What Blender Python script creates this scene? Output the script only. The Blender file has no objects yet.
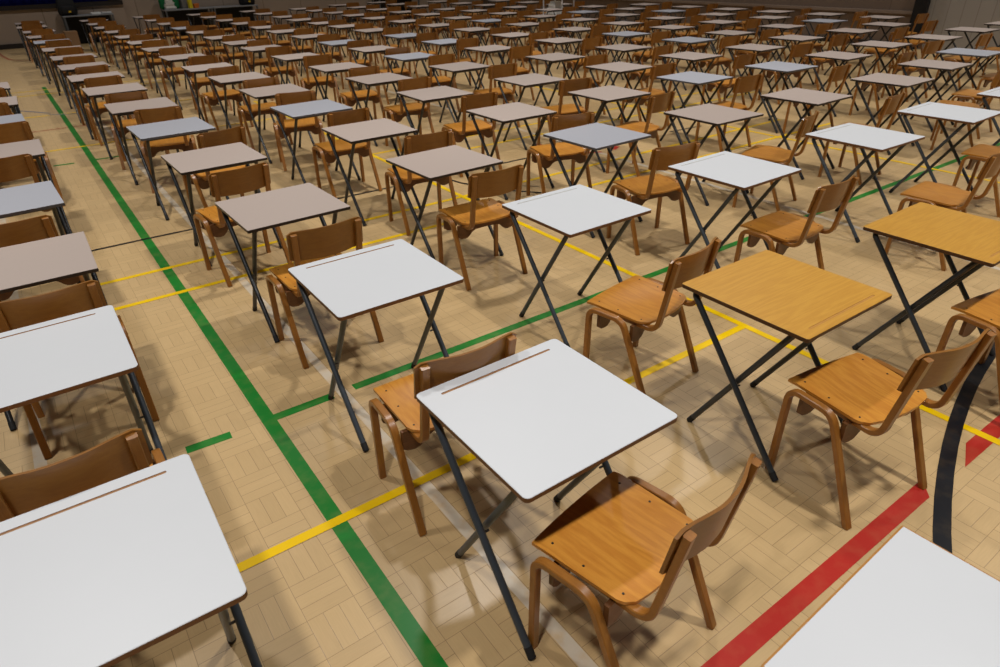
import bpy, bmesh, math, random
from mathutils import Vector, Matrix
random.seed(7)
R = math.radians
scene = bpy.context.scene
COL = scene.collection

# ------------------------------------------------------------------ materials
def new_mat(name):
    m = bpy.data.materials.new(name); m.use_nodes = True
    nt = m.node_tree; b = nt.nodes['Principled BSDF']
    return m, nt, b

def lin(r, g, b):
    f = lambda c: (c/255/12.92) if c/255 <= 0.04045 else ((c/255+0.055)/1.055)**2.4
    return (f(r), f(g), f(b), 1)

def plain(name, rgb, rough=0.5, metal=0.0, noise=0.06, scale=30, bump=0.0, coat=0.0):
    """solid colour with a faint mottling so that no surface is dead flat"""
    m, nt, b = new_mat(name)
    c = lin(*rgb)
    tc = nt.nodes.new('ShaderNodeTexCoord'); n = nt.nodes.new('ShaderNodeTexNoise')
    n.inputs['Scale'].default_value = scale; n.inputs['Detail'].default_value = 4
    nt.links.new(tc.outputs['Object'], n.inputs['Vector'])
    mx = nt.nodes.new('ShaderNodeMix'); mx.data_type = 'RGBA'
    mx.inputs[6].default_value = tuple(x*(1-noise) for x in c[:3]) + (1,)
    mx.inputs[7].default_value = tuple(min(1, x*(1+noise)) for x in c[:3]) + (1,)
    nt.links.new(n.outputs['Fac'], mx.inputs[0]); nt.links.new(mx.outputs[2], b.inputs['Base Color'])
    b.inputs['Roughness'].default_value = rough; b.inputs['Metallic'].default_value = metal
    b.inputs['Coat Weight'].default_value = coat
    if bump:
        bp = nt.nodes.new('ShaderNodeBump'); bp.inputs['Strength'].default_value = bump; bp.inputs['Distance'].default_value = 0.002
        nt.links.new(n.outputs['Fac'], bp.inputs['Height']); nt.links.new(bp.outputs['Normal'], b.inputs['Normal'])
    return m

def wood(name, light, dark, stretch=(1, 12, 12), rough=0.32, coat=0.25, vary=0.22, scale=5.0, bands=0.45):
    """varnished wood: long fibres plus distorted growth rings, tinted a little from object to object"""
    m, nt, b = new_mat(name); N = nt.nodes.new; L = nt.links.new
    tc = N('ShaderNodeTexCoord'); oi = N('ShaderNodeObjectInfo')
    mp = N('ShaderNodeMapping'); mp.inputs['Scale'].default_value = stretch
    add = N('ShaderNodeVectorMath'); add.operation = 'ADD'
    sc = N('ShaderNodeMath'); sc.operation = 'MULTIPLY'; sc.inputs[1].default_value = 37.0
    L(oi.outputs['Random'], sc.inputs[0]); L(tc.outputs['Object'], add.inputs[0]); L(sc.outputs[0], add.inputs[1])
    L(add.outputs[0], mp.inputs['Vector'])
    n1 = N('ShaderNodeTexNoise'); n1.inputs['Scale'].default_value = scale*3.2; n1.inputs['Detail'].default_value = 6; n1.inputs['Roughness'].default_value = 0.65
    n2 = N('ShaderNodeTexNoise'); n2.inputs['Scale'].default_value = scale*0.35; n2.inputs['Detail'].default_value = 2
    L(mp.outputs[0], n1.inputs['Vector']); L(mp.outputs[0], n2.inputs['Vector'])
    ring = N('ShaderNodeMath'); ring.operation = 'MULTIPLY'; ring.inputs[1].default_value = 38
    L(n2.outputs['Fac'], ring.inputs[0])
    sn = N('ShaderNodeMath'); sn.operation = 'SINE'; L(ring.outputs[0], sn.inputs[0])
    mr = N('ShaderNodeMapRange'); mr.inputs[1].default_value = -1; mr.inputs[2].default_value = 1
    L(sn.outputs[0], mr.inputs[0])
    mixf = N('ShaderNodeMix'); mixf.data_type = 'FLOAT'; mixf.inputs[0].default_value = bands
    L(n1.outputs['Fac'], mixf.inputs[2]); L(mr.outputs[0], mixf.inputs[3])
    cr = N('ShaderNodeValToRGB'); e = cr.color_ramp.elements
    e[0].position = 0.25; e[0].color = lin(*dark); e[1].position = 0.75; e[1].color = lin(*light)
    L(mixf.outputs[0], cr.inputs[0])
    hv = N('ShaderNodeHueSaturation')
    mv = N('ShaderNodeMapRange'); mv.inputs[3].default_value = 1-vary; mv.inputs[4].default_value = 1+vary
    L(oi.outputs['Random'], mv.inputs[0]); L(mv.outputs[0], hv.inputs['Value']); L(cr.outputs[0], hv.inputs['Color'])
    L(hv.outputs[0], b.inputs['Base Color'])
    b.inputs['Roughness'].default_value = rough; b.inputs['Coat Weight'].default_value = coat; b.inputs['Coat Roughness'].default_value = 0.28
    return m

M = {}
M['white'] = plain('white_laminate', (214, 216, 219), 0.42, noise=0.012, scale=9)
M['beige'] = plain('pinkish_grey_laminate', (181, 165, 155), 0.40, noise=0.05, scale=140)
M['blue'] = plain('bluish_grey_laminate', (172, 173, 180), 0.38, noise=0.03, scale=60)
M['oak'] = wood('oak_laminate', (205, 153, 62), (190, 136, 50), stretch=(1.2, 14, 14), rough=0.4, coat=0.0, vary=0.02, scale=4, bands=0.25)
M['edge_brown'] = plain('brown_ply_edge', (112, 72, 38), 0.5, noise=0.2, scale=60)
M['edge_orange'] = plain('light_ply_edge', (176, 122, 56), 0.5, noise=0.15, scale=60)
M['edge_oak'] = plain('dark_brown_edge', (84, 54, 30), 0.45, noise=0.2, scale=60)
M['edge_dark'] = plain('dark_edge_band', (44, 34, 30), 0.35, noise=0.1)
M['edge_grey'] = plain('grey_edge_band', (84, 84, 90), 0.35, noise=0.1)
M['groove'] = plain('groove_bottom', (158, 116, 78), 0.7, noise=0.3, scale=50)
M['groove_oak'] = plain('oak_groove_bottom', (180, 128, 56), 0.6, noise=0.2, scale=50)
M['groove_pale'] = plain('pale_groove_bottom', (190, 188, 184), 0.6, noise=0.1, scale=50)
M['steel'] = plain('slate_painted_steel', (62, 69, 77), 0.38, noise=0.1, scale=20)
M['steel_dark'] = plain('dark_slate_painted_steel', (50, 55, 60), 0.38, noise=0.1, scale=20)
M['steel_black'] = plain('black_painted_steel', (36, 38, 42), 0.35, noise=0.1, scale=20)
M['rubber'] = plain('black_rubber', (26, 26, 28), 0.75)
M['seat'] = wood('seat_beech_ply', (205, 141, 55), (185, 118, 41), stretch=(9, 1.1, 9), rough=0.30, coat=0.35, vary=0.16, bands=0.3)
M['back'] = wood('backrest_ply', (152, 101, 38), (134, 85, 30), stretch=(1.2, 10, 10), rough=0.35, coat=0.2, vary=0.12, bands=0.15)
M['frame'] = wood('bent_laminated_beech', (162, 107, 42), (138, 86, 31), stretch=(14, 2, 2), rough=0.36, coat=0.3, vary=0.12, bands=0.15)
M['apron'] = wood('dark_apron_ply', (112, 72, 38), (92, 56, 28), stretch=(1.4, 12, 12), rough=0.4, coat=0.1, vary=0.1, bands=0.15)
M['screw'] = plain('screw_steel', (78, 74, 70), 0.35, metal=0.7)

# ------------------------------------------------------------------ mesh helpers
def finish(name, bm, mats, parent=None, smooth=30, flip=True):
    if flip: bmesh.ops.recalc_face_normals(bm, faces=bm.faces[:])
    me = bpy.data.meshes.new(name); bm.to_mesh(me); bm.free()
    for m in (mats if isinstance(mats, (list, tuple)) else [mats]): me.materials.append(m)
    if smooth is not None:
        me.shade_smooth(); me.set_sharp_from_angle(angle=R(smooth))
    o = bpy.data.objects.new(name, me); COL.objects.link(o)
    if parent is not None: o.parent = parent
    return o

def sweep(bm, pts, sec, side, caps=True, mat=0):
    """carry a closed section along a planar path; side = unit vector square to the path's plane"""
    pts = [Vector(p) for p in pts]; side = Vector(side).normalized(); rings = []
    for i, p in enumerate(pts):
        a = pts[max(i-1, 0)]; b = pts[min(i+1, len(pts)-1)]
        t = (b-a).normalized(); n = side.cross(t).normalized()
        k = 1.0
        if 0 < i < len(pts)-1:
            c = (pts[i]-a).normalized().dot(t); k = 1/max(c, 0.5)
        rings.append([bm.verts.new(p + side*u + n*v*k) for u, v in sec])
    m = len(sec); fs = []
    for r0, r1 in zip(rings, rings[1:]):
        for j in range(m):
            fs.append(bm.faces.new((r0[j], r0[(j+1) % m], r1[(j+1) % m], r1[j])))
    if caps:
        fs.append(bm.faces.new(rings[0][::-1])); fs.append(bm.faces.new(rings[-1]))
    for f in fs: f.material_index = mat
    return rings

def circ(r, n=10):
    return [(r*math.cos(2*math.pi*i/n), r*math.sin(2*math.pi*i/n)) for i in range(n)]

def rsec(w, h, c):
    """rectangle w x h with chamfered corners"""
    a, b = w/2, h/2
    return [(a-c, -b), (a, -b+c), (a, b-c), (a-c, b), (-a+c, b), (-a, b-c), (-a, -b+c), (-a+c, -b)]

def fillet(pts, radii, n=6):
    """round the inner corners of a polyline"""
    out = [Vector(pts[0])]
    for i in range(1, len(pts)-1):
        p = Vector(pts[i]); a = (Vector(pts[i-1])-p); b = (Vector(pts[i+1])-p); r = radii[i-1]
        au, bu = a.normalized(), b.normalized(); ang = au.angle(bu); d = min(r/math.tan(ang/2), a.length*0.49, b.length*0.49)
        p0, p1 = p+au*d, p+bu*d
        for k in range(n+1):
            t = k/n; out.append((1-t)**2*p0 + 2*t*(1-t)*p + t*t*p1)
    out.append(Vector(pts[-1])); return out

def box(bm, lo, hi, mat=0, bevel=0.0):
    r = bmesh.ops.create_cube(bm, size=1.0)
    for v in r['verts']:
        v.co = Vector([lo[i] + (v.co[i]+0.5)*(hi[i]-lo[i]) for i in range(3)])
    fs = {f for v in r['verts'] for f in v.link_faces}
    for f in fs: f.material_index = mat
    if bevel:
        es = {e for v in r['verts'] for e in v.link_edges}
        g = bmesh.ops.bevel(bm, geom=list(es), offset=bevel, segments=2, affect='EDGES', profile=0.5)
        for f in g['faces']: f.material_index = mat

def round_rect(w, d, r, n=5, cx=0, cy=0):
    out = []
    for sx, sy, a0 in ((1, -1, -90), (1, 1, 0), (-1, 1, 90), (-1, -1, 180)):
        for k in range(n+1):
            a = R(a0 + 90*k/n); out.append((cx+sx*(w/2-r)+r*math.cos(a), cy+sy*(d/2-r)+r*math.sin(a)))
    return out

def empty(name, loc, rz=0):
    o = bpy.data.objects.new(name, None); COL.objects.link(o)
    o.empty_display_size = 0.1; o.location = loc; o.rotation_euler = (0, 0, rz); return o

def tag(o, label=None, cat=None, group=None, kind=None):
    for k, v in (('label', label), ('category', cat), ('group', group), ('kind', kind)):
        if v: o[k] = v
    return o

def kids(o): return [c for c in COL.objects if c.parent is o]

def copy_tree(tree, parent=None):
    """tree = (object, [subtrees]); copies every level with shared meshes"""
    o, subs = tree
    c = o.copy(); COL.objects.link(c)
    if parent is not None: c.parent = parent
    for s in subs: copy_tree(s, c)
    return c

def as_tree(o):
    return (o, [as_tree(c) for c in o.children])
PLACE_TEXT = '''-1,-0.208,1.461,-0.8,-0.114,0.908,-2.5;-1,-0.229,2.669,-0.2,-0.2,2.061,1.4;-1,-0.215,3.742,-0.9,-0.145,3.3,0;-1,-0.252,4.96,2.2,-0.222,4.412,-1.7;-1,-0.227,6.44,-0.4,-0.222,6.034,1.8;-1,-0.269,7.81,0.9,-0.148,7.402,-1.6;-1,-0.264,9.046,-1.5,-0.255,8.605,-0;-1,-0.284,10.342,0.2,-0.24,9.735,-0.4;0,1.178,0.065,1.7,1.191,-0.4,-0.9;0,1.074,1.304,-0,1.092,0.888,10.5;0,1.094,2.554,-0.3,1.019,1.85,-3.5;0,1.096,3.781,1.2,1.09,3.3,0;0,1.074,5.179,1.1,1.035,4.65,6;0,1.045,6.452,1.4,1.239,5.861,10.2;0,1.04,7.771,-0.8,1.108,7.206,-11.8;0,0.989,9.064,0.1,1.017,8.341,-10.9;0,0.959,10.323,-0.4,0.949,9.767,1.5;0,0.968,11.587,0.3,0.957,10.954,7.3;0,0.98,12.907,0.4,1.009,12.317,-8.2;0,0.968,14.383,-1.4,1.03,13.775,-8.4;0,0.95,15.981,-1.6,1.002,15.308,-4.8;0,0.924,17.279,1.1,1.036,16.734,-2.3;0,0.93,18.737,-0.8,0.981,18.297,-7.7;0,0.895,20.33,-0.9,0.888,19.887,-3.9;0,0.933,21.808,1.6,0.989,21.367,-14;1,2.402,1.323,-0.4,2.375,0.862,-8.5;1,2.401,2.652,0,2.265,1.935,9;1,2.337,3.976,1.6,2.345,3.535,-3.3;1,2.356,5.212,-0.1,2.52,4.661,-6.2;1,2.328,6.43,1.1,2.389,5.885,-0.5;1,2.384,7.658,-0.1,2.403,7.104,-13.2;1,2.366,8.892,0.4,2.38,8.243,-3;1,2.319,10.105,-1.1,2.288,9.523,5;1,2.327,11.577,0.4,2.433,10.913,-7.8;1,2.327,12.991,1.2,2.328,12.378,-6.1;1,2.315,14.388,0.1,2.347,13.843,-7.3;1,2.321,15.749,0.8,2.382,15.187,-9.6;1,2.328,17.16,0.5,2.378,16.609,-2.1;1,2.309,18.534,-1.4,2.313,18.014,-0.8;1,2.324,19.843,0.8,2.387,19.473,-5.3;1,2.33,21.295,0.3,2.336,20.813,-1.3;2,3.642,1.2,-0.1,3.532,0.75,-9;2,3.712,2.571,0.4,3.7,2.08,0;2,3.659,3.825,1.6,3.678,3.213,-10.8;2,3.683,4.994,-0.6,3.819,4.436,-13.4;2,3.632,6.28,-1.5,3.721,5.736,-5.9;2,3.632,7.574,1.2,3.696,7.015,-1.4;2,3.656,8.832,-0.1,3.664,8.21,-4;2,3.645,10.283,0.7,3.702,9.718,-12.8;2,3.618,11.76,1.2,3.639,11.181,-8.9;2,3.619,12.876,0.7,3.7,12.417,-0.7;2,3.612,14.096,1.3,3.617,13.601,0;2,3.623,15.511,-0.3,3.648,14.989,-3.1;2,3.622,16.843,1,3.653,16.326,-6.5;2,3.633,18.39,-0.2,3.661,17.881,-4.9;2,3.619,19.822,1.4,3.655,19.328,-7.2;2,3.609,21.395,1.2,3.639,20.853,-8.9;3,5.165,2.486,-1,5.08,1.78,4;3,4.962,3.735,-1.3,5.112,3.165,17.5;3,4.975,5.052,-1.2,4.961,4.571,9.8;3,4.898,6.266,-0.9,4.986,5.734,-11.4;3,4.863,7.7,1.5,5.043,7.165,-6.4;3,4.888,9.052,-0.2,4.967,8.49,-6.3;3,4.893,10.28,0.4,4.898,9.638,-4.6;3,4.885,11.524,-0.6,4.903,11.008,-3.7;3,4.901,12.928,0,4.953,12.321,-9.7;3,4.893,14.294,-0.4,4.956,13.729,8.2;3,4.936,15.539,-0.5,5.006,15.037,-2.2;3,4.929,16.951,0.3,4.984,16.456,-5.5;3,4.93,18.227,0.3,5.015,17.738,-3.5;3,4.923,19.613,1.3,5,19.149,-2.8;3,4.9,20.983,0.6,4.925,20.433,0.4;4,6.483,2.457,1.4,6.498,1.988,4.7;4,6.253,3.657,1.1,6.451,3.147,7.2;4,6.335,5.086,1.6,6.423,4.641,-3.3;4,6.292,6.232,0.5,6.413,5.825,-0.9;4,6.315,7.504,-1.1,6.374,6.958,-0.6;4,6.231,8.948,1.2,6.288,8.431,-5;4,6.219,10.265,1.5,6.298,9.885,-4.8;4,6.212,11.66,1.3,6.302,11.164,-9;4,6.235,13.055,0.2,6.325,12.588,0.5;4,6.24,14.329,0.7,6.341,13.821,-5.4;4,6.218,15.47,-0.9,6.355,15.153,-10.9;4,6.2,16.78,0.4,6.28,16.12,2;4,6.299,18.034,0.2,6.381,17.599,0.6;4,6.301,19.554,-0.7,6.439,19.091,-7.6;4,6.325,20.942,-1.4,6.423,20.447,-7.6;5,7.779,2.359,1.1,7.864,1.89,-2.2;5,7.726,3.579,1.6,8.3,3.02,25;5,7.702,4.904,-1.3,7.702,4.374,4.1;5,7.671,6.269,1,7.753,5.669,-1.6;5,7.704,7.573,-0.3,7.684,7.006,4.1;5,7.645,8.977,-1.1,7.712,8.469,-1.5;5,7.625,10.238,-0.7,7.657,9.729,-5.9;5,7.697,11.621,0.9,7.742,10.957,-12.7;5,7.677,12.954,1.2,7.791,12.503,-5.5;5,7.69,14.341,-1.5,7.727,13.807,-1.2;5,7.651,15.688,0.4,7.724,15.18,-5.4;5,7.689,16.962,-1.5,7.828,16.496,-6.6;5,7.736,18.213,0.7,7.874,17.84,-7.5;5,7.707,19.451,-0.5,7.788,19.056,-3;5,7.655,20.59,1.2,7.684,20.073,5.9;6,9.094,3.764,1.5,9.089,3.198,6.2;6,9.04,4.948,0,9.237,4.402,2.8;6,9.005,6.206,1.6,9.184,5.754,-9.8;6,9.091,7.507,-0.6,9.269,7.035,-7.2;6,9.068,8.875,-1.4,9.092,8.282,-4.9;6,9.01,10.166,0.3,9.173,9.783,-13.8;6,9.008,11.675,-1.5,9.024,11.164,-5.5;6,8.999,12.958,-1,9.136,12.542,-11.2;6,8.976,14.123,-0.3,9.085,13.676,-0.9;6,9.044,15.623,0.4,9.122,15.105,0;6,8.998,16.884,-1.1,9.146,16.445,-12.5;6,9.032,18.288,-1.5,9.139,17.823,-8.1;6,9.041,19.649,1.2,9.154,19.152,-6.8;6,9.102,21.134,-0.6,9.23,20.68,-3.9;7,10.445,3.941,1.5,10.536,3.476,0.9;7,10.499,5.147,1.3,10.643,4.692,-6.3;7,10.426,6.466,-0.4,10.552,6.019,-4.2;7,10.353,7.672,-0.1,10.504,7.201,-4.9;7,10.436,9.038,0.1,10.545,8.529,-2.7;7,10.424,10.315,0.5,10.48,9.752,-6.6;7,10.44,11.598,0.3,10.515,11.043,-10.9;7,10.437,12.946,0.2,10.447,12.315,-9.4;7,10.408,14.305,0.4,10.498,13.806,-9.8;7,10.463,15.678,1.4,10.533,15.148,-2.2;7,10.293,16.778,0,10.368,16.397,-1.5;7,10.42,18.474,-0.2,10.443,17.917,1.2;7,10.458,19.864,0.7,10.526,19.395,-6.4;7,10.472,21.277,-0.8,10.558,20.794,4.1;8,11.828,5.037,-0.6,11.932,4.579,1.1;8,11.924,6.386,1.5,12.065,5.852,-1;8,11.849,7.671,0.1,11.925,7.092,-6.9;8,11.813,9.024,0.2,11.95,8.563,-5.1;8,11.82,10.437,-1.6,11.881,9.82,-4.1;8,11.841,11.744,-0.3,11.921,11.225,-8.6;8,11.859,13.079,0.3,12.006,12.606,-7.5;8,11.852,14.328,-1.5,11.911,13.852,-4.6;8,11.885,15.789,0.4,11.889,15.303,0.3;8,11.867,17.186,0.4,11.88,16.734,1.6;8,11.856,18.46,-1.4,11.878,17.924,5.1;8,11.893,19.861,0.4,11.968,19.39,-2.1;9,13.292,5.09,-0.1,13.299,4.588,4.4;9,13.295,6.515,0.6,13.472,6.043,-0.8;9,13.222,7.671,-0.5,13.37,7.179,0.8;9,13.231,8.879,0.7,13.077,8.31,1.8;9,13.201,10.185,0.8,13.383,9.825,-6.6;9,13.283,11.644,-1.5,13.303,11.133,-8.6;9,13.242,12.862,-1.4,13.394,12.471,-8.4;9,13.264,14.244,0.6,13.272,13.773,4.1;9,13.299,15.657,1.5,13.422,15.189,-6.9;9,13.312,17.1,-0.8,13.411,16.637,-6.3;9,13.275,18.503,-0.1,13.306,17.97,0.4;10,14.647,5.038,0.3,14.663,4.53,3.9;10,14.589,7.271,-0.6,14.747,6.784,-2.7;10,14.581,8.476,-0.4,14.601,7.916,-5.2;10,14.557,9.665,-0.6,14.649,9.192,4.8;10,14.562,10.891,-0.4,14.668,10.394,-0.5;10,14.569,12.181,0.3,14.655,11.702,2.4;10,14.589,13.66,-0.6,14.579,13.101,6.6'''
# ------------------------------------------------------------------ the exam desk
HT = 0.71
def desktop_mesh(name, top, edge, groove, parent, style, rad=0.012, lip=0.0015):
    """0.6 m square top; style: 'far', 'near' or None = which edge the pencil groove runs along"""
    bm = bmesh.new()
    out = round_rect(0.602, 0.602, rad, 5); c = lip; th = 0.019; cz = min(c, 0.0015)
    ins = round_rect(0.602-2*c, 0.602-2*c, max(rad-c, 0.001), 5)
    top_r = [bm.verts.new((x, y, HT)) for x, y in ins]
    r1 = [bm.verts.new((x, y, HT-cz)) for x, y in out]
    r2 = [bm.verts.new((x, y, HT-th+cz)) for x, y in out]
    bot = [bm.verts.new((x, y, HT-th)) for x, y in ins]
    n = len(out)
    for a, b_ in ((top_r, r1), (r1, r2), (r2, bot)):
        for j in range(n):
            f = bm.faces.new((a[j], a[(j+1) % n], b_[(j+1) % n], b_[j])); f.material_index = 0 if a is top_r and lip < 0.003 else 1
    f = bm.faces.new(bot[::-1]); f.material_index = 1
    if style:
        gy = 0.249 if style == 'far' else -0.257
        gl = round_rect(0.46, 0.011, 0.005, 4, 0.002, gy)
        g = [bm.verts.new((x, y, HT)) for x, y in gl]
        es = [bm.edges.get((g[i], g[(i+1) % len(g)])) or bm.edges.new((g[i], g[(i+1) % len(g)])) for i in range(len(g))]
        eo = [bm.edges.get((top_r[i], top_r[(i+1) % n])) for i in range(n)]
        res = bmesh.ops.triangle_fill(bm, use_beauty=True, use_dissolve=False, edges=es+eo, normal=(0, 0, 1))
        for x in res['geom']:
            if isinstance(x, bmesh.types.BMFace): x.material_index = 0
    else:
        bm.faces.new(top_r)
    d = finish(name, bm, [top, edge], parent)
    if style:
        bm = bmesh.new(); dp = 0.0022 if style == 'far' and groove is M['groove'] else 0.0014
        a = [bm.verts.new((x, y, HT)) for x, y in gl]; b_ = [bm.verts.new((x, y, HT-dp)) for x, y in gl]
        for j in range(len(gl)): bm.faces.new((a[j], b_[j], b_[(j+1) % len(gl)], a[(j+1) % len(gl)]))
        bm.faces.new(b_)
        go = finish('pencil_groove', bm, groove, d, flip=False)
    return d

def leg_mesh(name, x, foot_y, top_y, parent, mat):
    """one tube leg: rubber foot on the floor, leaning up to a bend under the top"""
    s = 1 if x > 0 else -1; r = 0.0132
    zt = HT-0.019-r
    foot = Vector((x, foot_y, 0.012)); top = Vector((x, top_y, zt)); inn = Vector((x-s*0.05, top_y, zt))
    pts = fillet([foot, top, inn], [0.03], 5)
    side = (top-foot).cross(inn-top).normalized()
    bm = bmesh.new(); sweep(bm, pts, circ(r, 10), side)
    leg = finish(name, bm, mat, parent, smooth=50)
    bm = bmesh.new(); d = (top-foot).normalized()
    sweep(bm, [foot-d*0.0095, foot-d*0.006, foot+d*0.03], circ(r+0.0012, 10), side)
    finish('rubber_foot', bm, M['rubber'], leg, smooth=50)
    return leg

def build_desk(kind):
    top, edge, groove, style, tube = {
        'white': (M['white'], M['edge_brown'], M['groove'], 'far', M['steel']),
        'white pale': (M['white'], M['edge_brown'], M['groove_pale'], 'far', M['steel']),
        'white plain': (M['white'], M['edge_orange'], None, None, M['steel']),
        'oak': (M['oak'], M['edge_oak'], M['groove_oak'], 'near', M['steel_dark']),
        'beige': (M['beige'], M['edge_dark'], None, None, M['steel_black']),
        'blue': (M['blue'], M['edge_grey'], None, None, M['steel_black'])}[kind]
    t = empty('exam_desk', (0, 0, 0))
    rad, lip = {'white': (0.018, 0.0015), 'white plain': (0.005, 0.005), 'oak': (0.012, 0.0015), 'white pale': (0.009, 0.0015)}.get(kind, (0.006, 0.0015))
    desktop_mesh('desktop', top, edge, groove, t, style, rad, lip)
    for x in (-0.275, 0.275): leg_mesh('leg', x, -0.291, 0.245, t, tube)
    for x in (-0.2415, 0.2415): leg_mesh('leg', x, 0.191, -0.2186, t, tube)
    r = 0.0132; z = HT-0.019-r
    for y, w in ((0.245, 0.225), (-0.2186, 0.1915)):
        bm = bmesh.new(); sweep(bm, [(-w, y, z), (w, y, z)], circ(r, 10), (0, 0, 1)); finish('crossbar', bm, tube, t, smooth=50)
    # pivot bolts where the two frames cross
    bm = bmesh.new(); sweep(bm, [(-0.272, -0.030, 0.334), (-0.246, -0.030, 0.334)], circ(0.0045, 8), (0, 0, 1)); finish('pivot_bolt', bm, M['screw'], t, smooth=50)
    bm = bmesh.new(); sweep(bm, [(0.246, -0.030, 0.334), (0.272, -0.030, 0.334)], circ(0.0045, 8), (0, 0, 1)); finish('pivot_bolt', bm, M['screw'], t, smooth=50)
    return t

# ------------------------------------------------------------------ the bent-wood stacking chair (faces +y)
def seat_z(x, y):
    u, v = x/0.2, (y+0.115)/0.34           # v 0 = rear, 1 = front
    z = 0.437 + 0.013*v - 0.008*(1-u*u)*math.exp(-((v-0.42)/0.34)**2)
    if v > 0.86: z -= 0.006*((v-0.86)/0.14)**2
    return z
def seat_bm():
    bm = bmesh.new(); nx, ny = 14, 16; th = 0.012; g = {}
    for j in range(ny+1):
        v = j/ny; y0 = -0.115 + 0.34*v
        hw = 0.196 + 0.015*v
        if v < 0.12: hw -= 0.03*(1-v/0.12)**2
        if v > 0.93: hw -= 0.003*((v-0.93)/0.07)**2
        for i in range(nx+1):
            u = -1+2*i/nx; x = u*hw
            y = y0 - (0.022*(1-u*u) if v < 0.5 else 0)*(1-v*2 if v < 0.5 else 0) + (0.008*(1-u*u))*max(0, v-0.6)/0.4
            z = seat_z(x, y0)
            g[i, j, 0] = bm.verts.new((x, y, z)); g[i, j, 1] = bm.verts.new((x, y, z-th))
    for j in range(ny):
        for i in range(nx):
            bm.faces.new([g[i, j, 0], g[i+1, j, 0], g[i+1, j+1, 0], g[i, j+1, 0]])
            bm.faces.new([g[i, j, 1], g[i, j+1, 1], g[i+1, j+1, 1], g[i+1, j, 1]])
    rim = [(i, 0) for i in range(nx)] + [(nx, j) for j in range(ny)] + [(i, ny) for i in range(nx, 0, -1)] + [(0, j) for j in range(ny, 0, -1)]
    for a, b_ in zip(rim, rim[1:]+rim[:1]):
        bm.faces.new([g[a[0], a[1], 0], g[a[0], a[1], 1], g[b_[0], b_[1], 1], g[b_[0], b_[1], 0]])
    return bm

LEAN = math.atan2(0.052, 0.30)
def up_y(z): return -0.168 - (z-0.47)*math.tan(LEAN)     # front face line of the uprights
def backrest_bm():
    bm = bmesh.new(); nx, nz = 18, 8; th = 0.010; g = {}; z0, z1 = 0.628, 0.790
    for j in range(nz+1):
        w = j/nz
        for i in range(nx+1):
            u = -1+2*i/nx; x = 0.202*u
            e = max(0, (abs(u)-0.92)/0.08); lo, hi = z0+0.012*e*e, z1-0.012*e*e
            z = lo+(hi-lo)*w + 0.004*(1-u*u)*(w-0.5)*2
            s = min(1, max(0, (1-abs(u))/0.9)); bow = 0.036*(s*s*(3-2*s))
            y = up_y(z) + 0.004 - bow
            g[i, j, 0] = bm.verts.new((x, y+th, z)); g[i, j, 1] = bm.verts.new((x, y, z))
    for j in range(nz):
        for i in range(nx):
            bm.faces.new([g[i, j, 0], g[i+1, j, 0], g[i+1, j+1, 0], g[i, j+1, 0]])
            bm.faces.new([g[i, j, 1], g[i, j+1, 1], g[i+1, j+1, 1], g[i+1, j, 1]])
    rim = [(i, 0) for i in range(nx)] + [(nx, j) for j in range(nz)] + [(i, nz) for i in range(nx, 0, -1)] + [(0, j) for j in range(nz, 0, -1)]
    for a, b_ in zip(rim, rim[1:]+rim[:1]):
        bm.faces.new([g[a[0], a[1], 0], g[a[0], a[1], 1], g[b_[0], b_[1], 1], g[b_[0], b_[1], 0]])
    return bm

def side_frame_bm(s):
    bm = bmesh.new()
    pts = fillet([(s*0.231, 0.198, 0.0), (s*0.231, 0.188, 0.429), (s*0.231, -0.010, 0.429), (s*0.231, -0.192, 0.0)], [0.055, 0.075], 7)
    sweep(bm, pts, rsec(0.030, 0.024, 0.003), (1, 0, 0)); return bm

def upright_bm(s):
    bm = bmesh.new(); zt = 0.780
    pts = fillet([(s*0.172, 0.150, 0.416), (s*0.172, -0.166, 0.410), (s*0.172, up_y(zt)-0.0105, zt)], [0.065], 9)
    sweep(bm, pts, rsec(0.031, 0.023, 0.003), (1, 0, 0)); return bm

def apron_bm(y, th=0.018):
    half = [(0, 0.367), (0.085, 0.364), (0.112, 0.351), (0.132, 0.330), (0.148, 0.318), (0.170, 0.314), (0.200, 0.319), (0.217, 0.332)]
    prof = [(x, z) for x, z in half] + [(0.217, 0.411)] + [(-0.217, 0.411)] + [(-x, z) for x, z in half[:0:-1]]
    bm = bmesh.new(); a = [bm.verts.new((x, y-th/2, z)) for x, z in prof]; b_ = [bm.verts.new((x, y+th/2, z)) for x, z in prof]
    n = len(prof); bm.faces.new(a); bm.faces.new(b_[::-1])
    for j in range(n): bm.faces.new((a[j], b_[j], b_[(j+1) % n], a[(j+1) % n]))
    return bm

def build_chair(screws):
    t = empty('wooden_chair', (0, 0, 0))
    seat = finish('seat', seat_bm(), M['seat'], t, smooth=40)
    back = finish('backrest', backrest_bm(), M['back'], t, smooth=40)
    for s in (-1, 1):
        finish('side_frame', side_frame_bm(s), M['frame'], t, smooth=25)
        finish('upright', upright_bm(s), M['frame'], t, smooth=25)
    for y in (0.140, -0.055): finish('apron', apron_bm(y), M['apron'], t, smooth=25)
    if screws:
        for x, y in ((-0.172, 0.175), (-0.172, 0.06), (-0.170, -0.075), (0.172, 0.175), (0.172, 0.06), (0.170, -0.075)):
            bm = bmesh.new(); z = seat_z(x, y)
            bmesh.ops.create_cone(bm, cap_ends=True, segments=10, radius1=0.0045, radius2=0.0035, depth=0.002, matrix=Matrix.Translation((x, y, z+0.0006)))
            finish('screw', bm, M['screw'], seat, smooth=40)
    return t

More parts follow.
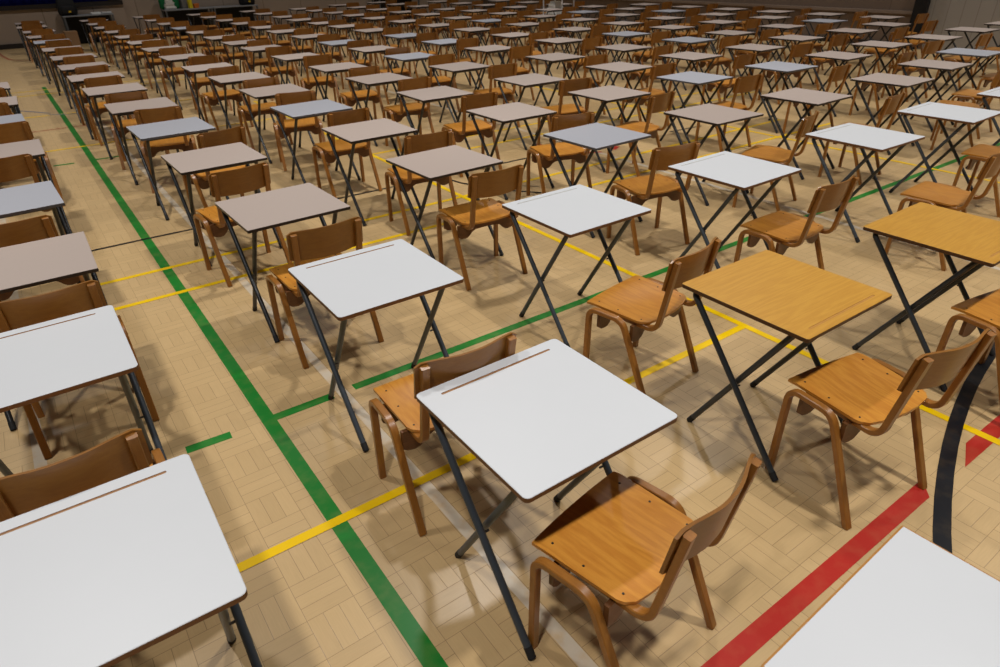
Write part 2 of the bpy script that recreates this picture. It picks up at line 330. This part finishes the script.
# ------------------------------------------------------------------ rows of desks and chairs
# column, desk x, y, turn, chair x, y, turn     (hall axes: +y runs down the rows, the green line lies at x = 0.535)
PLACES = [tuple(float(v) for v in s.split(',')) for s in PLACE_TEXT.split(';')]
WHITE = [(1.074, 1.304), (1.094, 2.554), (-0.208, 1.461), (-0.229, 2.669)]
PALE = [(2.401, 2.652), (3.712, 2.571), (5.165, 2.486), (6.483, 2.457), (7.779, 2.359)]
BLUE = [(3.659, 3.825), (1.045, 6.452), (-0.252, 4.96), (-0.269, 7.81), (2.328, 6.43), (6.335, 5.086), (6.219, 10.265), (9.068, 8.875),
        (9.091, 7.507), (7.702, 4.904), (10.445, 3.941), (4.888, 9.052), (4.885, 11.551), (0.95, 15.936), (11.859, 13.061), (13.283, 11.599),
        (8.999, 12.92), (6.212, 11.664), (13.222, 7.671), (3.622, 16.88)]
def kind_of(x, y):
    hit = lambda L: any(abs(a-x)+abs(b-y) < 0.2 for a, b in L)
    if hit(WHITE): return 'white'
    if hit(PALE): return 'white pale'
    if hit([(1.178, 0.065)]): return 'white plain'
    if hit([(2.402, 1.323), (3.642, 1.2)]): return 'oak'
    if hit(BLUE): return 'blue'
    return 'beige'
ORD = ['front', 'second', 'third', 'fourth', 'fifth', 'sixth', 'seventh', 'eighth', 'ninth', 'tenth', 'eleventh', 'twelfth', 'thirteenth',
       'fourteenth', 'fifteenth', 'sixteenth', 'seventeenth', 'eighteenth']
COLN = {-1: 'column left of the green line', 0: 'first column right of the green line'}
for c in range(1, 11): COLN[c] = ORD[c] + ' column right of the green line'
KTXT = {'white': 'white grooved exam desk', 'white pale': 'white faintly grooved exam desk', 'white plain': 'plain white exam desk',
        'oak': 'oak-coloured exam desk', 'beige': 'pinkish-grey exam desk', 'blue': 'bluish-grey exam desk'}
desk_proto, chair_proto = {}, {}
by_col = {}
for p in PLACES: by_col.setdefault(int(p[0]), []).append(p)
for c, L in sorted(by_col.items()):
    L.sort(key=lambda p: p[2])
    for i, (_, dx, dy, da, cx, cy, ca) in enumerate(L):
        k = kind_of(dx, dy)
        if k not in desk_proto:
            d = build_desk(k); desk_proto[k] = as_tree(d)
        else: d = copy_tree(desk_proto[k])
        d.location = (dx, dy, 0); d.rotation_euler = (0, 0, R(da))
        tag(d, '%s, %s in the %s' % (KTXT[k], ORD[i], COLN[c]), 'desk', 'exam desks set out in rows')
        if math.hypot(cx, cy) < 0.8 or (c == 0 and i == 0) or (c == -1 and i == 0): continue      # behind the camera's frame
        near = math.hypot(cx, cy) < 5.0
        if near not in chair_proto:
            ch = build_chair(near); chair_proto[near] = as_tree(ch)
        else: ch = copy_tree(chair_proto[near])
        ch.location = (cx, cy, 0); ch.rotation_euler = (0, 0, R(ca))
        tag(ch, 'wooden chair at the %s desk of the %s' % (ORD[i], COLN[c]), 'chair', 'bent-wood chairs set out in rows')

# ------------------------------------------------------------------ floor
def floor_mat():
    m, nt, b = new_mat('basket_weave_wood_blocks'); N = nt.nodes.new; L = nt.links.new
    U = 0.172
    def mth(op, a, b_=None):
        n = N('ShaderNodeMath'); n.operation = op
        for i, v in enumerate((a, b_)):
            if v is None: continue
            if isinstance(v, (int, float)): n.inputs[i].default_value = v
            else: L(v, n.inputs[i])
        return n.outputs[0]
    tc = N('ShaderNodeTexCoord'); sp = N('ShaderNodeSeparateXYZ'); L(tc.outputs['Object'], sp.inputs[0])
    x = mth('DIVIDE', mth('SUBTRACT', sp.outputs['X'], 0.265-U*200), U); y = mth('DIVIDE', mth('SUBTRACT', sp.outputs['Y'], 1.400-U*200), U)
    ix, iy = mth('FLOOR', x), mth('FLOOR', y)
    fx, fy = mth('SUBTRACT', x, ix), mth('SUBTRACT', y, iy)
    par = mth('MODULO', mth('ADD', ix, iy), 2)                       # 0: blocks run along y, 1: along x
    s = N('ShaderNodeMix'); s.data_type = 'FLOAT'; L(par, s.inputs[0]); L(fx, s.inputs[2]); L(fy, s.inputs[3])
    across = mth('MULTIPLY', s.outputs[0], 3)
    blk = mth('FLOOR', across); fa = mth('SUBTRACT', across, blk)
    l2 = N('ShaderNodeMix'); l2.data_type = 'FLOAT'; L(par, l2.inputs[0]); L(fy, l2.inputs[2]); L(fx, l2.inputs[3])
    fl = l2.outputs[0]
    da = mth('MULTIPLY', mth('MINIMUM', fa, mth('SUBTRACT', 1, fa)), U/3)       # metres to the nearest joint
    dl = mth('MULTIPLY', mth('MINIMUM', fl, mth('SUBTRACT', 1, fl)), U)
    dist = mth('MINIMUM', da, dl)
    jn = N('ShaderNodeMapRange'); jn.inputs[1].default_value = 0.0002; jn.inputs[2].default_value = 0.0013; L(dist, jn.inputs[0])
    # a tone of its own for each block
    cv = N('ShaderNodeCombineXYZ'); L(mth('ADD', mth('MULTIPLY', ix, 3), blk), cv.inputs[0]); L(iy, cv.inputs[1])
    wn = N('ShaderNodeTexWhiteNoise'); wn.noise_dimensions = '2D'; L(cv.outputs[0], wn.inputs['Vector'])
    # fibres along the block
    gv = N('ShaderNodeCombineXYZ'); L(mth('MULTIPLY', fl, 0.6), gv.inputs[0]); L(mth('MULTIPLY', fa, 3.0), gv.inputs[1]); L(mth('MULTIPLY', wn.outputs['Value'], 90), gv.inputs[2])
    gn = N('ShaderNodeTexNoise'); gn.inputs['Scale'].default_value = 4.0; gn.inputs['Detail'].default_value = 5; L(gv.outputs[0], gn.inputs['Vector'])
    big = N('ShaderNodeTexNoise'); big.inputs['Scale'].default_value = 1.3; big.inputs['Detail'].default_value = 3; L(tc.outputs['Object'], big.inputs['Vector'])
    f = mth('ADD', mth('ADD', mth('MULTIPLY', wn.outputs['Value'], 0.20), mth('MULTIPLY', gn.outputs['Fac'], 0.40)), mth('MULTIPLY', big.outputs['Fac'], 0.45))
    cr = N('ShaderNodeValToRGB'); e = cr.color_ramp.elements
    e[0].position = 0.25; e[0].color = lin(186, 156, 110); e[1].position = 0.85; e[1].color = lin(209, 177, 127); L(f, cr.inputs[0])
    mx = N('ShaderNodeMix'); mx.data_type = 'RGBA'; mx.inputs[6].default_value = lin(134, 104, 66); L(jn.outputs[0], mx.inputs[0]); L(cr.outputs[0], mx.inputs[7])
    L(mx.outputs[2], b.inputs['Base Color'])
    sm = N('ShaderNodeTexNoise'); sm.inputs['Scale'].default_value = 3.0; sm.inputs['Detail'].default_value = 5; L(tc.outputs['Object'], sm.inputs['Vector'])
    rr = N('ShaderNodeMapRange'); rr.inputs[3].default_value = 0.26; rr.inputs[4].default_value = 0.44; L(sm.outputs['Fac'], rr.inputs[0]); L(rr.outputs[0], b.inputs['Roughness'])
    bp = N('ShaderNodeBump'); bp.inputs['Strength'].default_value = 0.25; bp.inputs['Distance'].default_value = 0.0008
    L(jn.outputs[0], bp.inputs['Height']); L(bp.outputs['Normal'], b.inputs['Normal'])
    return m
bm = bmesh.new(); box(bm, (-6, -4, -0.05), (16.3, 27, 0)); o = finish('floor', bm, floor_mat(), smooth=None); tag(o, kind='structure')

def paint(name, rgb, wear=0.1, rough=0.35):
    m, nt, b = new_mat(name); N = nt.nodes.new; L = nt.links.new
    tc = N('ShaderNodeTexCoord'); n = N('ShaderNodeTexNoise'); n.inputs['Scale'].default_value = 14; n.inputs['Detail'].default_value = 6
    L(tc.outputs['Object'], n.inputs['Vector'])
    mr = N('ShaderNodeMapRange'); mr.inputs[1].default_value = 0.45; mr.inputs[2].default_value = 0.75; mr.inputs[3].default_value = 0; mr.inputs[4].default_value = wear; L(n.outputs['Fac'], mr.inputs[0])
    mx = N('ShaderNodeMix'); mx.data_type = 'RGBA'; mx.inputs[6].default_value = lin(*rgb); mx.inputs[7].default_value = lin(204, 168, 114)
    L(mr.outputs[0], mx.inputs[0]); L(mx.outputs[2], b.inputs['Base Color']); b.inputs['Roughness'].default_value = rough; b.inputs['Specular IOR Level'].default_value = 0.3
    return m
P = {'green': paint('green_line_paint', (30, 122, 42)), 'yellow': paint('yellow_line_paint', (240, 196, 0), 0.05), 'white': paint('white_line_paint', (206, 192, 170), 0.75),
     'red': paint('red_line_paint', (178, 44, 34), 0.08), 'black': paint('black_line_paint', (24, 25, 29), 0.05), 'blue': paint('grey_blue_line_paint', (104, 112, 134), 0.4),
     'rust': paint('worn_red_line_paint', (160, 70, 48), 0.7)}
TRIM = [0]
def strip(col, pts, w, lvl=0, label=None):
    """a painted court line: a thin band of paint following pts on the floor"""
    TRIM[0] += 1; z = 0.0006+0.0004*lvl
    bm = bmesh.new(); pv = [Vector((x, y, 0)) for x, y in pts]; rows = []
    for i, p in enumerate(pv):
        t = (pv[min(i+1, len(pv)-1)]-pv[max(i-1, 0)]).normalized(); n = Vector((-t.y, t.x, 0))
        rows.append([bm.verts.new(p+n*w/2+Vector((0, 0, z))), bm.verts.new(p-n*w/2+Vector((0, 0, z)))])
    for a, b_ in zip(rows, rows[1:]): bm.faces.new((a[0], a[1], b_[1], b_[0]))
    o = finish('trim_%d' % TRIM[0], bm, P[col], smooth=None, flip=False)
    for f in o.data.polygons:
        if f.normal.z < 0: o.data.flip_normals(); break
    return tag(o, kind='structure')
strip('white', [(0.925, -2), (0.925, 14)], 0.05, 0)
strip('white', [(5.18, -1), (5.18, 14)], 0.05, 0)
strip('white', [(-0.41, -1), (-0.41, 12)], 0.05, 0)
strip('green', [(0.535, -2), (0.535, 15.4)], 0.066, 2)
strip('green', [(0.15, 2.775), (0.352, 2.765)], 0.056, 1); strip('green', [(0.54, 2.77), (0.872, 2.768)], 0.056, 1); strip('green', [(0.99, 2.772), (9.2, 2.74)], 0.056, 1)
strip('green', [(0.14, 8.9), (0.345, 8.88)], 0.05, 1); strip('green', [(0.54, 8.89), (0.86, 8.87)], 0.05, 1)
strip('yellow', [(-3, 1.95), (0.5, 1.94), (3.14, 1.93)], 0.045, 3)
strip('yellow', [(-3, 4.57), (0.5, 4.56), (8.4, 4.49)], 0.045, 3); strip('yellow', [(-3, 5.06), (0.5, 5.05), (8.1, 5.03)], 0.045, 3)
strip('yellow', [(3.14, -2), (3.14, 11.2)], 0.045, 4)
strip('yellow', [(3.14, 6.47), (9.5, 6.42)], 0.045, 3); strip('yellow', [(3.14, 6.98), (9.5, 6.95)], 0.045, 3)
strip('yellow', [(7.28, 2.0), (7.26, 9.2)], 0.045, 4)
strip('yellow', [(-3, 9.72), (3.2, 9.70)], 0.045, 3)
strip('yellow', [(-2, 12.5), (0.6, 12.22), (2.6, 12.1)], 0.045, 3); strip('yellow', [(-2, 15.1), (3.0, 14.9)], 0.045, 3); strip('yellow', [(-2, 14.55), (3.0, 14.4)], 0.045, 3)
strip('black', [(-2, 5.80), (0.55, 5.79), (2.2, 5.74), (4.6, 5.70)], 0.03, 5); strip('black', [(3.3, 5.75), (3.36, 5.40), (3.55, 4.95), (3.78, 4.66)], 0.03, 5); strip('black', [(6.5, 5.50), (7.05, 5.46)], 0.03, 5)
def slant(col, quad, lvl):
    TRIM[0] += 1; bm = bmesh.new(); bm.faces.new([bm.verts.new((x, y, 0.0006+0.0004*lvl)) for x, y in quad])
    tag(finish('trim_%d' % TRIM[0], bm, P[col], smooth=None, flip=False), kind='structure')
slant('red', [(-3, 0.60), (2.54, 0.595), (2.625, 0.665), (-3, 0.68)], 2); slant('red', [(2.845, 0.590), (6, 0.57), (6, 0.65), (3.02, 0.66)], 2)
# the black arc
cxa, cya, ra = 4.70, -4.705, 5.677
strip('black', [(cxa+ra*math.cos(R(a)), cya+ra*math.sin(R(a))) for a in range(126, 60, -2)], 0.062, 5)
strip('rust', [(-1, 11.1), (0.95, 11.08), (1.9, 11.05)], 0.04, 1); strip('rust', [(0.05, 23.2), (0.13, 21.7), (0.23, 20.8), (0.45, 20.35), (1.4, 19.9)], 0.06, 1)
strip('red', [(4.88, 6.12), (4.95, 5.75), (5.10, 5.42), (5.22, 5.36)], 0.045, 1); strip('red', [(5.38, 5.36), (5.52, 5.44)], 0.09, 1)
strip('blue', [(-0.8, 13.6), (0.08, 12.92), (0.40, 12.42)], 0.04, 4); strip('blue', [(0.36, 12.29), (0.66, 12.15), (1.6, 11.9)], 0.05, 4)

# ------------------------------------------------------------------ walls
def brick_wall_mat(name, rgb, joint, sx, sz, tone=0.1):
    m, nt, b = new_mat(name); N = nt.nodes.new; L = nt.links.new
    tc = N('ShaderNodeTexCoord'); sp = N('ShaderNodeSeparateXYZ'); L(tc.outputs['Object'], sp.inputs[0])
    ad = N('ShaderNodeMath'); ad.operation = 'ADD'; L(sp.outputs['X'], ad.inputs[0]); L(sp.outputs['Y'], ad.inputs[1])
    cv = N('ShaderNodeCombineXYZ'); L(ad.outputs[0], cv.inputs[0]); L(sp.outputs['Z'], cv.inputs[1])
    br = N('ShaderNodeTexBrick'); br.offset = 0.0 if sx > 0.5 else 0.5; L(cv.outputs[0], br.inputs['Vector'])
    br.inputs['Scale'].default_value = 1; br.inputs['Brick Width'].default_value = sx; br.inputs['Row Height'].default_value = sz; br.inputs['Mortar Size'].default_value = 0.008
    c = lin(*rgb)
    br.inputs['Color1'].default_value = tuple(v*(1-tone) for v in c[:3])+(1,); br.inputs['Color2'].default_value = tuple(v*(1+tone) for v in c[:3])+(1,); br.inputs['Mortar'].default_value = lin(*joint)
    n = N('ShaderNodeTexNoise'); n.inputs['Scale'].default_value = 2.2; n.inputs['Detail'].default_value = 5; L(tc.outputs['Object'], n.inputs['Vector'])
    mx = N('ShaderNodeMix'); mx.data_type = 'RGBA'; mx.blend_type = 'MULTIPLY'; mx.inputs[0].default_value = 0.35; L(br.outputs['Color'], mx.inputs[6]); L(n.outputs['Color'], mx.inputs[7])
    L(br.outputs['Color'], b.inputs['Base Color']); b.inputs['Roughness'].default_value = 0.6
    return m
W_BEIGE = brick_wall_mat('beige_wall_panels', (168, 150, 134), (112, 98, 86), 1.25, 8.0, 0.04)
W_BROWN = brick_wall_mat('brown_grey_wall', (122, 104, 90), (104, 88, 76), 2.4, 8.0, 0.03)
W_GREY = brick_wall_mat('grey_boarded_wall', (160, 153, 145), (140, 132, 124), 0.28, 9.0, 0.03)
M['dark_trim'] = plain('dark_trim', (40, 33, 28), 0.6); M['post'] = plain('black_post_paint', (20, 19, 21), 0.5); M['ledge'] = plain('ledge_paint', (140, 122, 108), 0.5)
def wall(name, lo, hi, m):
    bm = bmesh.new(); box(bm, lo, hi); return tag(finish(name, bm, m, smooth=None), kind='structure')
wall('wall_far', (3.45, 23.7, 0), (16.3, 23.9, 6.5), W_BEIGE)
wall('wall_stage', (-6, 26.6, 0), (3.45, 26.8, 6.5), W_BEIGE)
wall('wall_stage_side', (3.45, 23.9, 0), (3.6, 26.8, 6.5), W_BEIGE)
wall('wall_right_far', (16.1, 7.36, 0), (16.3, 23.9, 6.5), W_BROWN)
wall('wall_right_near', (16.1, -4, 0), (16.3, 7.1, 6.5), W_GREY)
bm = bmesh.new(); box(bm, (15.98, 7.10, 0), (16.3, 7.36, 6.5), bevel=0.01); tag(finish('trim_wall_post', bm, M['post'], smooth=None), kind='structure')
wall('baseboard_far', (3.45, 23.66, 0), (16.1, 23.7, 0.1), M['dark_trim']); wall('baseboard_right', (16.06, 7.36, 0), (16.1, 23.66, 0.1), M['dark_trim'])
wall('trim_ledge', (16.04, 7.36, 0.66), (16.1, 23.66, 0.72), M['ledge'])
# stage with its dark lip and blue curtain
wall('wall_stage_front', (-6, 23.6, 0), (3.45, 23.7, 0.93), W_BEIGE); wall('baseboard_stage', (-6, 23.56, 0), (3.45, 23.6, 0.12), M['dark_trim'])
wall('trim_stage_lip', (-6, 23.54, 0.93), (3.45, 23.7, 1.04), M['dark_trim']); wall('floor_stage', (-6, 23.7, 0.93), (3.45, 26.6, 1.03), M['dark_trim'])
def curtain(name, x0, x1, y, z0, z1, m, label):
    bm = bmesh.new(); n = int((x1-x0)/0.025); a = []; b_ = []
    for i in range(n+1):
        x = x0+(x1-x0)*i/n; yy = y+0.04*math.sin(x*26+0.6*math.sin(x*5)); a.append(bm.verts.new((x, yy, z0))); b_.append(bm.verts.new((x, yy, z1)))
    for i in range(n): bm.faces.new((a[i], a[i+1], b_[i+1], b_[i]))
    o = finish(name, bm, m, smooth=80); md = o.modifiers.new('thick', 'SOLIDIFY'); md.thickness = 0.006
    return tag(o, label, 'curtain')
M['blue_cloth'] = plain('blue_curtain_cloth', (30, 50, 190), 0.85, noise=0.15)
curtain('stage_curtain', -5.9, 3.1, 23.76, 1.035, 4.5, M['blue_cloth'], 'royal blue curtain hanging along the stage edge at far left')

# ------------------------------------------------------------------ side tables at the far wall
M['grey_top'] = plain('grey_table_top', (140, 142, 146), 0.4); M['grey_leg'] = plain('grey_table_frame', (92, 94, 96), 0.45); M['black_board'] = plain('matt_black', (18, 17, 17), 0.7)
def side_table(x0, x1, y0, y1, label, h=0.75):
    t = empty('side_table', ((x0+x1)/2, (y0+y1)/2, 0)); w, d = x1-x0, y1-y0
    bm = bmesh.new(); box(bm, (-w/2, -d/2, h-0.03), (w/2, d/2, h), bevel=0.004); finish('tabletop', bm, M['grey_top'], t, smooth=None)
    for sx in (-1, 1):
        for sy in (-1, 1):
            bm = bmesh.new(); x, y = sx*(w/2-0.03), sy*(d/2-0.03); box(bm, (x-0.022, y-0.022, 0), (x+0.022, y+0.022, h-0.03), bevel=0.003); finish('leg', bm, M['grey_leg'], t, smooth=None)
    bm = bmesh.new(); box(bm, (-w/2+0.06, d/2-0.09, 0.04), (w/2-0.06, d/2-0.07, h-0.03)); finish('black_backing', bm, M['black_board'], t, smooth=None)  # thin black sheet filling the back of the space under the tabletop
    return tag(t, label, 'table', 'side tables along the far wall')
side_table(1.8, 3.05, 22.95, 23.5, 'grey side table, black underneath, below the blue stage curtain')
side_table(4.42, 5.78, 23.0, 23.6, 'grey side table at the far wall carrying the green bag and white papers')
side_table(5.80, 7.16, 23.0, 23.6, 'grey side table at the far wall carrying a black bag with yellow tag')
side_table(11.3, 12.9, 22.9, 23.5, 'bare grey side table at the far wall, right of the others')

def soft_box(bm, lo, hi, bevel, mat=0): box(bm, lo, hi, mat, bevel)
M['bag_black'] = plain('black_nylon', (24, 24, 26), 0.8, noise=0.2); M['tag_yellow'] = plain('yellow_tag', (226, 186, 30), 0.6); M['bag_green'] = plain('green_cloth', (8, 108, 58), 0.8, noise=0.2)
M['paper'] = plain('white_paper', (225, 224, 220), 0.7); M['carton_yellow'] = plain('yellow_card', (230, 206, 20), 0.6); M['carton_orange'] = plain('orange_card', (206, 112, 40), 0.6); M['box_grey'] = plain('grey_card', (120, 116, 112), 0.7)
def backpack(x, y, z, label, rz=0):
    t = empty('backpack', (x, y, z), rz)
    bm = bmesh.new(); n = 8; prof = [(0.00, 0.21, 0.12), (0.08, 0.24, 0.15), (0.25, 0.235, 0.14), (0.42, 0.20, 0.11), (0.52, 0.13, 0.07), (0.55, 0.04, 0.03)]; rings = []
    for h, a, b_ in prof:
        rings.append([bm.verts.new((a*math.copysign(abs(math.cos(q))**0.6, math.cos(q)), b_*math.copysign(abs(math.sin(q))**0.6, math.sin(q)), h)) for q in [2*math.pi*i/20 for i in range(20)]])
    for r0, r1 in zip(rings, rings[1:]):
        for j in range(20): bm.faces.new((r0[j], r0[(j+1) % 20], r1[(j+1) % 20], r1[j]))
    bm.faces.new(rings[0][::-1]); bm.faces.new(rings[-1]); body = finish('bag_body', bm, M['bag_black'], t, smooth=50)
    bm = bmesh.new(); soft_box(bm, (-0.15, -0.19, 0.05), (0.15, -0.12, 0.24), 0.02); finish('front_pocket', bm, M['bag_black'], t, smooth=50)
    bm = bmesh.new(); soft_box(bm, (0.0, -0.197, 0.08), (0.06, -0.188, 0.12), 0.003); tag(finish('tag', bm, M['tag_yellow'], t, smooth=50), 'yellow tag on the pocket')
    bm = bmesh.new(); sweep(bm, fillet([(-0.05, 0, 0.53), (-0.05, 0, 0.60), (0.05, 0, 0.60), (0.05, 0, 0.53)], [0.03, 0.03], 4), circ(0.008, 8), (0, 1, 0)); finish('handle', bm, M['bag_black'], t, smooth=50)
    return tag(t, label, 'bag', 'black bags on the side tables')
backpack(1.98, 23.2, 0.75, 'black bag with yellow tag on the grey table below the stage')
backpack(6.92, 23.3, 0.75, 'black bag with yellow tag at the right end of the far tables')
def holdall(x, y, z):
    t = empty('green_bag', (x, y, z)); bm = bmesh.new(); soft_box(bm, (-0.27, -0.1, 0), (0.27, 0.12, 0.42), 0.06); finish('bag_body', bm, M['bag_green'], t, smooth=60)
    for sx in (-0.1, 0.1):
        bm = bmesh.new(); sweep(bm, fillet([(sx-0.05, -0.08, 0.38), (sx-0.04, -0.1, 0.56), (sx+0.04, -0.1, 0.56), (sx+0.05, -0.08, 0.38)], [0.03, 0.03], 4), circ(0.01, 8), (0, 1, 0)); finish('handle', bm, M['bag_green'], t, smooth=50)
    return tag(t, 'green cloth bag behind white papers on the far table', 'bag')
holdall(4.66, 23.4, 0.75)
def papers(x, y, z, w, d, n, label, seed, group=None):
    rnd = random.Random(seed); bm = bmesh.new(); zz = 0.0
    for i in range(n):
        th = rnd.uniform(0.015, 0.03); k = 1-0.45*i/max(1, n-1) if n > 4 else 1
        dx, dy = rnd.uniform(-.02, .02), rnd.uniform(-.02, .02); box(bm, (-w/2*k+dx, -d/2*k+dy, zz), (w/2*k+dx, d/2*k+dy, zz+th)); zz += th
    o = finish('paper_pile', bm, M['paper'], smooth=None); o.location = (x, y, z); return tag(o, label, 'papers', group)
papers(4.62, 23.17, 0.75, 0.30, 0.2, 14, 'heaped white papers in front of the green bag', 1)
papers(2.62, 23.15, 0.75, 0.24, 0.2, 2, 'left of two low white paper piles on the grey stage-side table', 2)
papers(2.90, 23.15, 0.75, 0.24, 0.2, 2, 'right of two low white paper piles on the grey stage-side table', 3)
def carton(name, x, y, z, w, d, h, m, label, rz=0.2):
    bm = bmesh.new(); box(bm, (-w/2, -d/2, 0), (w/2, d/2, h), bevel=0.004)
    box(bm, (-w/2-0.003, -d/2-0.003, h-0.05), (w/2+0.003, d/2+0.003, h+0.004), bevel=0.003)
    o = finish(name, bm, m, smooth=None); o.location = (x, y, z); o.rotation_euler = (0, 0, rz); return tag(o, label, 'box')
carton('storage_box', 5.06, 23.38, 0.75, 0.18, 0.2, 0.36, M['box_grey'], 'tall grey box between the green bag and the yellow carton')
carton('carton', 5.20, 23.2, 0.75, 0.10, 0.1, 0.24, M['carton_yellow'], 'small yellow carton on the far table')
carton('carton', 5.36, 23.2, 0.75, 0.14, 0.1, 0.12, M['carton_orange'], 'small orange carton beside the yellow one on the far table')

M['cardboard'] = plain('brown_cardboard', (150, 116, 82), 0.7)
carton('cardboard_box', 1.82, 22.62, 0, 0.30, 0.28, 0.40, M['cardboard'], 'brown cardboard box on the floor in front of the grey stage-side table', 0.1)
# white trolley among the far desks
M['white_metal'] = plain('white_metal', (214, 214, 216), 0.4)
def trolley(x0, x1, y0, y1, h):
    t = empty('white_trolley', ((x0+x1)/2, (y0+y1)/2, 0)); w, d = x1-x0, y1-y0
    for sx in (-1, 1):
        for sy in (-1, 1):
            bm = bmesh.new(); x, y = sx*(w/2-0.02), sy*(d/2-0.02); sweep(bm, [(x, y, 0.08), (x, y, h+0.25)], circ(0.018, 10), (1, 0, 0)); finish('post', bm, M['white_metal'], t, smooth=50)
            bm = bmesh.new(); bmesh.ops.create_cone(bm, cap_ends=True, segments=16, radius1=0.04, radius2=0.04, depth=0.025, matrix=Matrix.Translation((x, y, 0.04)) @ Matrix.Rotation(R(90), 4, 'Y')); finish('castor', bm, M['rubber'], t, smooth=50)
    for z in (0.16, 0.50, h):
        bm = bmesh.new(); box(bm, (-w/2, -d/2, z-0.015), (w/2, d/2, z+0.015), bevel=0.004); finish('shelf', bm, M['white_metal'], t, smooth=None)
    return tag(t, 'white metal trolley standing in the aisle among the far desks', 'trolley')
trolley(12.32, 12.76, 14.42, 15.22, 1.02)
papers(12.5, 14.75, 1.037, 0.3, 0.4, 7, 'white papers stacked on the top shelf of the trolley', 5)
papers(12.5, 14.9, 0.517, 0.34, 0.4, 14, 'white papers stacked on the middle shelf of the trolley', 6)

# ------------------------------------------------------------------ light
POWER = 72
def lamp(x, y, z, p, size=0.34, col=(1, 0.975, 0.945)):
    d = bpy.data.lights.new('ceiling_lamp', 'AREA'); d.shape = 'DISK'; d.size = size; d.energy = p; d.color = col; d.spread = R(115)
    o = bpy.data.objects.new('ceiling_lamp', d); COL.objects.link(o); o.location = (x, y, z)
for y, k in ((0.0, 1.0), (5.0, 0.98), (10.0, 0.86), (15.0, 0.68), (20.0, 0.52)):
    for x in (-1.0, 3.0, 7.0, 11.0, 15.0):
        lamp(x, y-0.1, 6.0, POWER*k*(0.7 if x > 9 else 1))
w = bpy.data.worlds.new('hall'); scene.world = w; w.use_nodes = True
bg = w.node_tree.nodes['Background']; bg.inputs[0].default_value = (1, 0.96, 0.9, 1); bg.inputs[1].default_value = 0.02

# ------------------------------------------------------------------ camera
cam = bpy.data.cameras.new('camera'); co = bpy.data.objects.new('camera', cam); COL.objects.link(co)
ri, up, fw = Vector((0.81164, -0.583754, -0.021724)), Vector((0.309048, 0.397543, 0.863973)), Vector((0.495711, 0.707949, -0.50307))
mt = Matrix((ri, up, -fw)).transposed().to_4x4(); mt.translation = (0, 0, 1.9583)
co.matrix_world = mt
cam.sensor_width = 36; cam.lens = 651.72/1000*36; cam.clip_end = 200; cam.clip_start = 0.05
cam.dof.use_dof = True; cam.dof.focus_distance = 2.7; cam.dof.aperture_fstop = 5.6
scene.camera = co
vs = scene.view_settings; vs.view_transform = 'Standard'; vs.look = 'None'; vs.exposure = 0.0; vs.gamma = 1.0; vs.use_curve_mapping = False
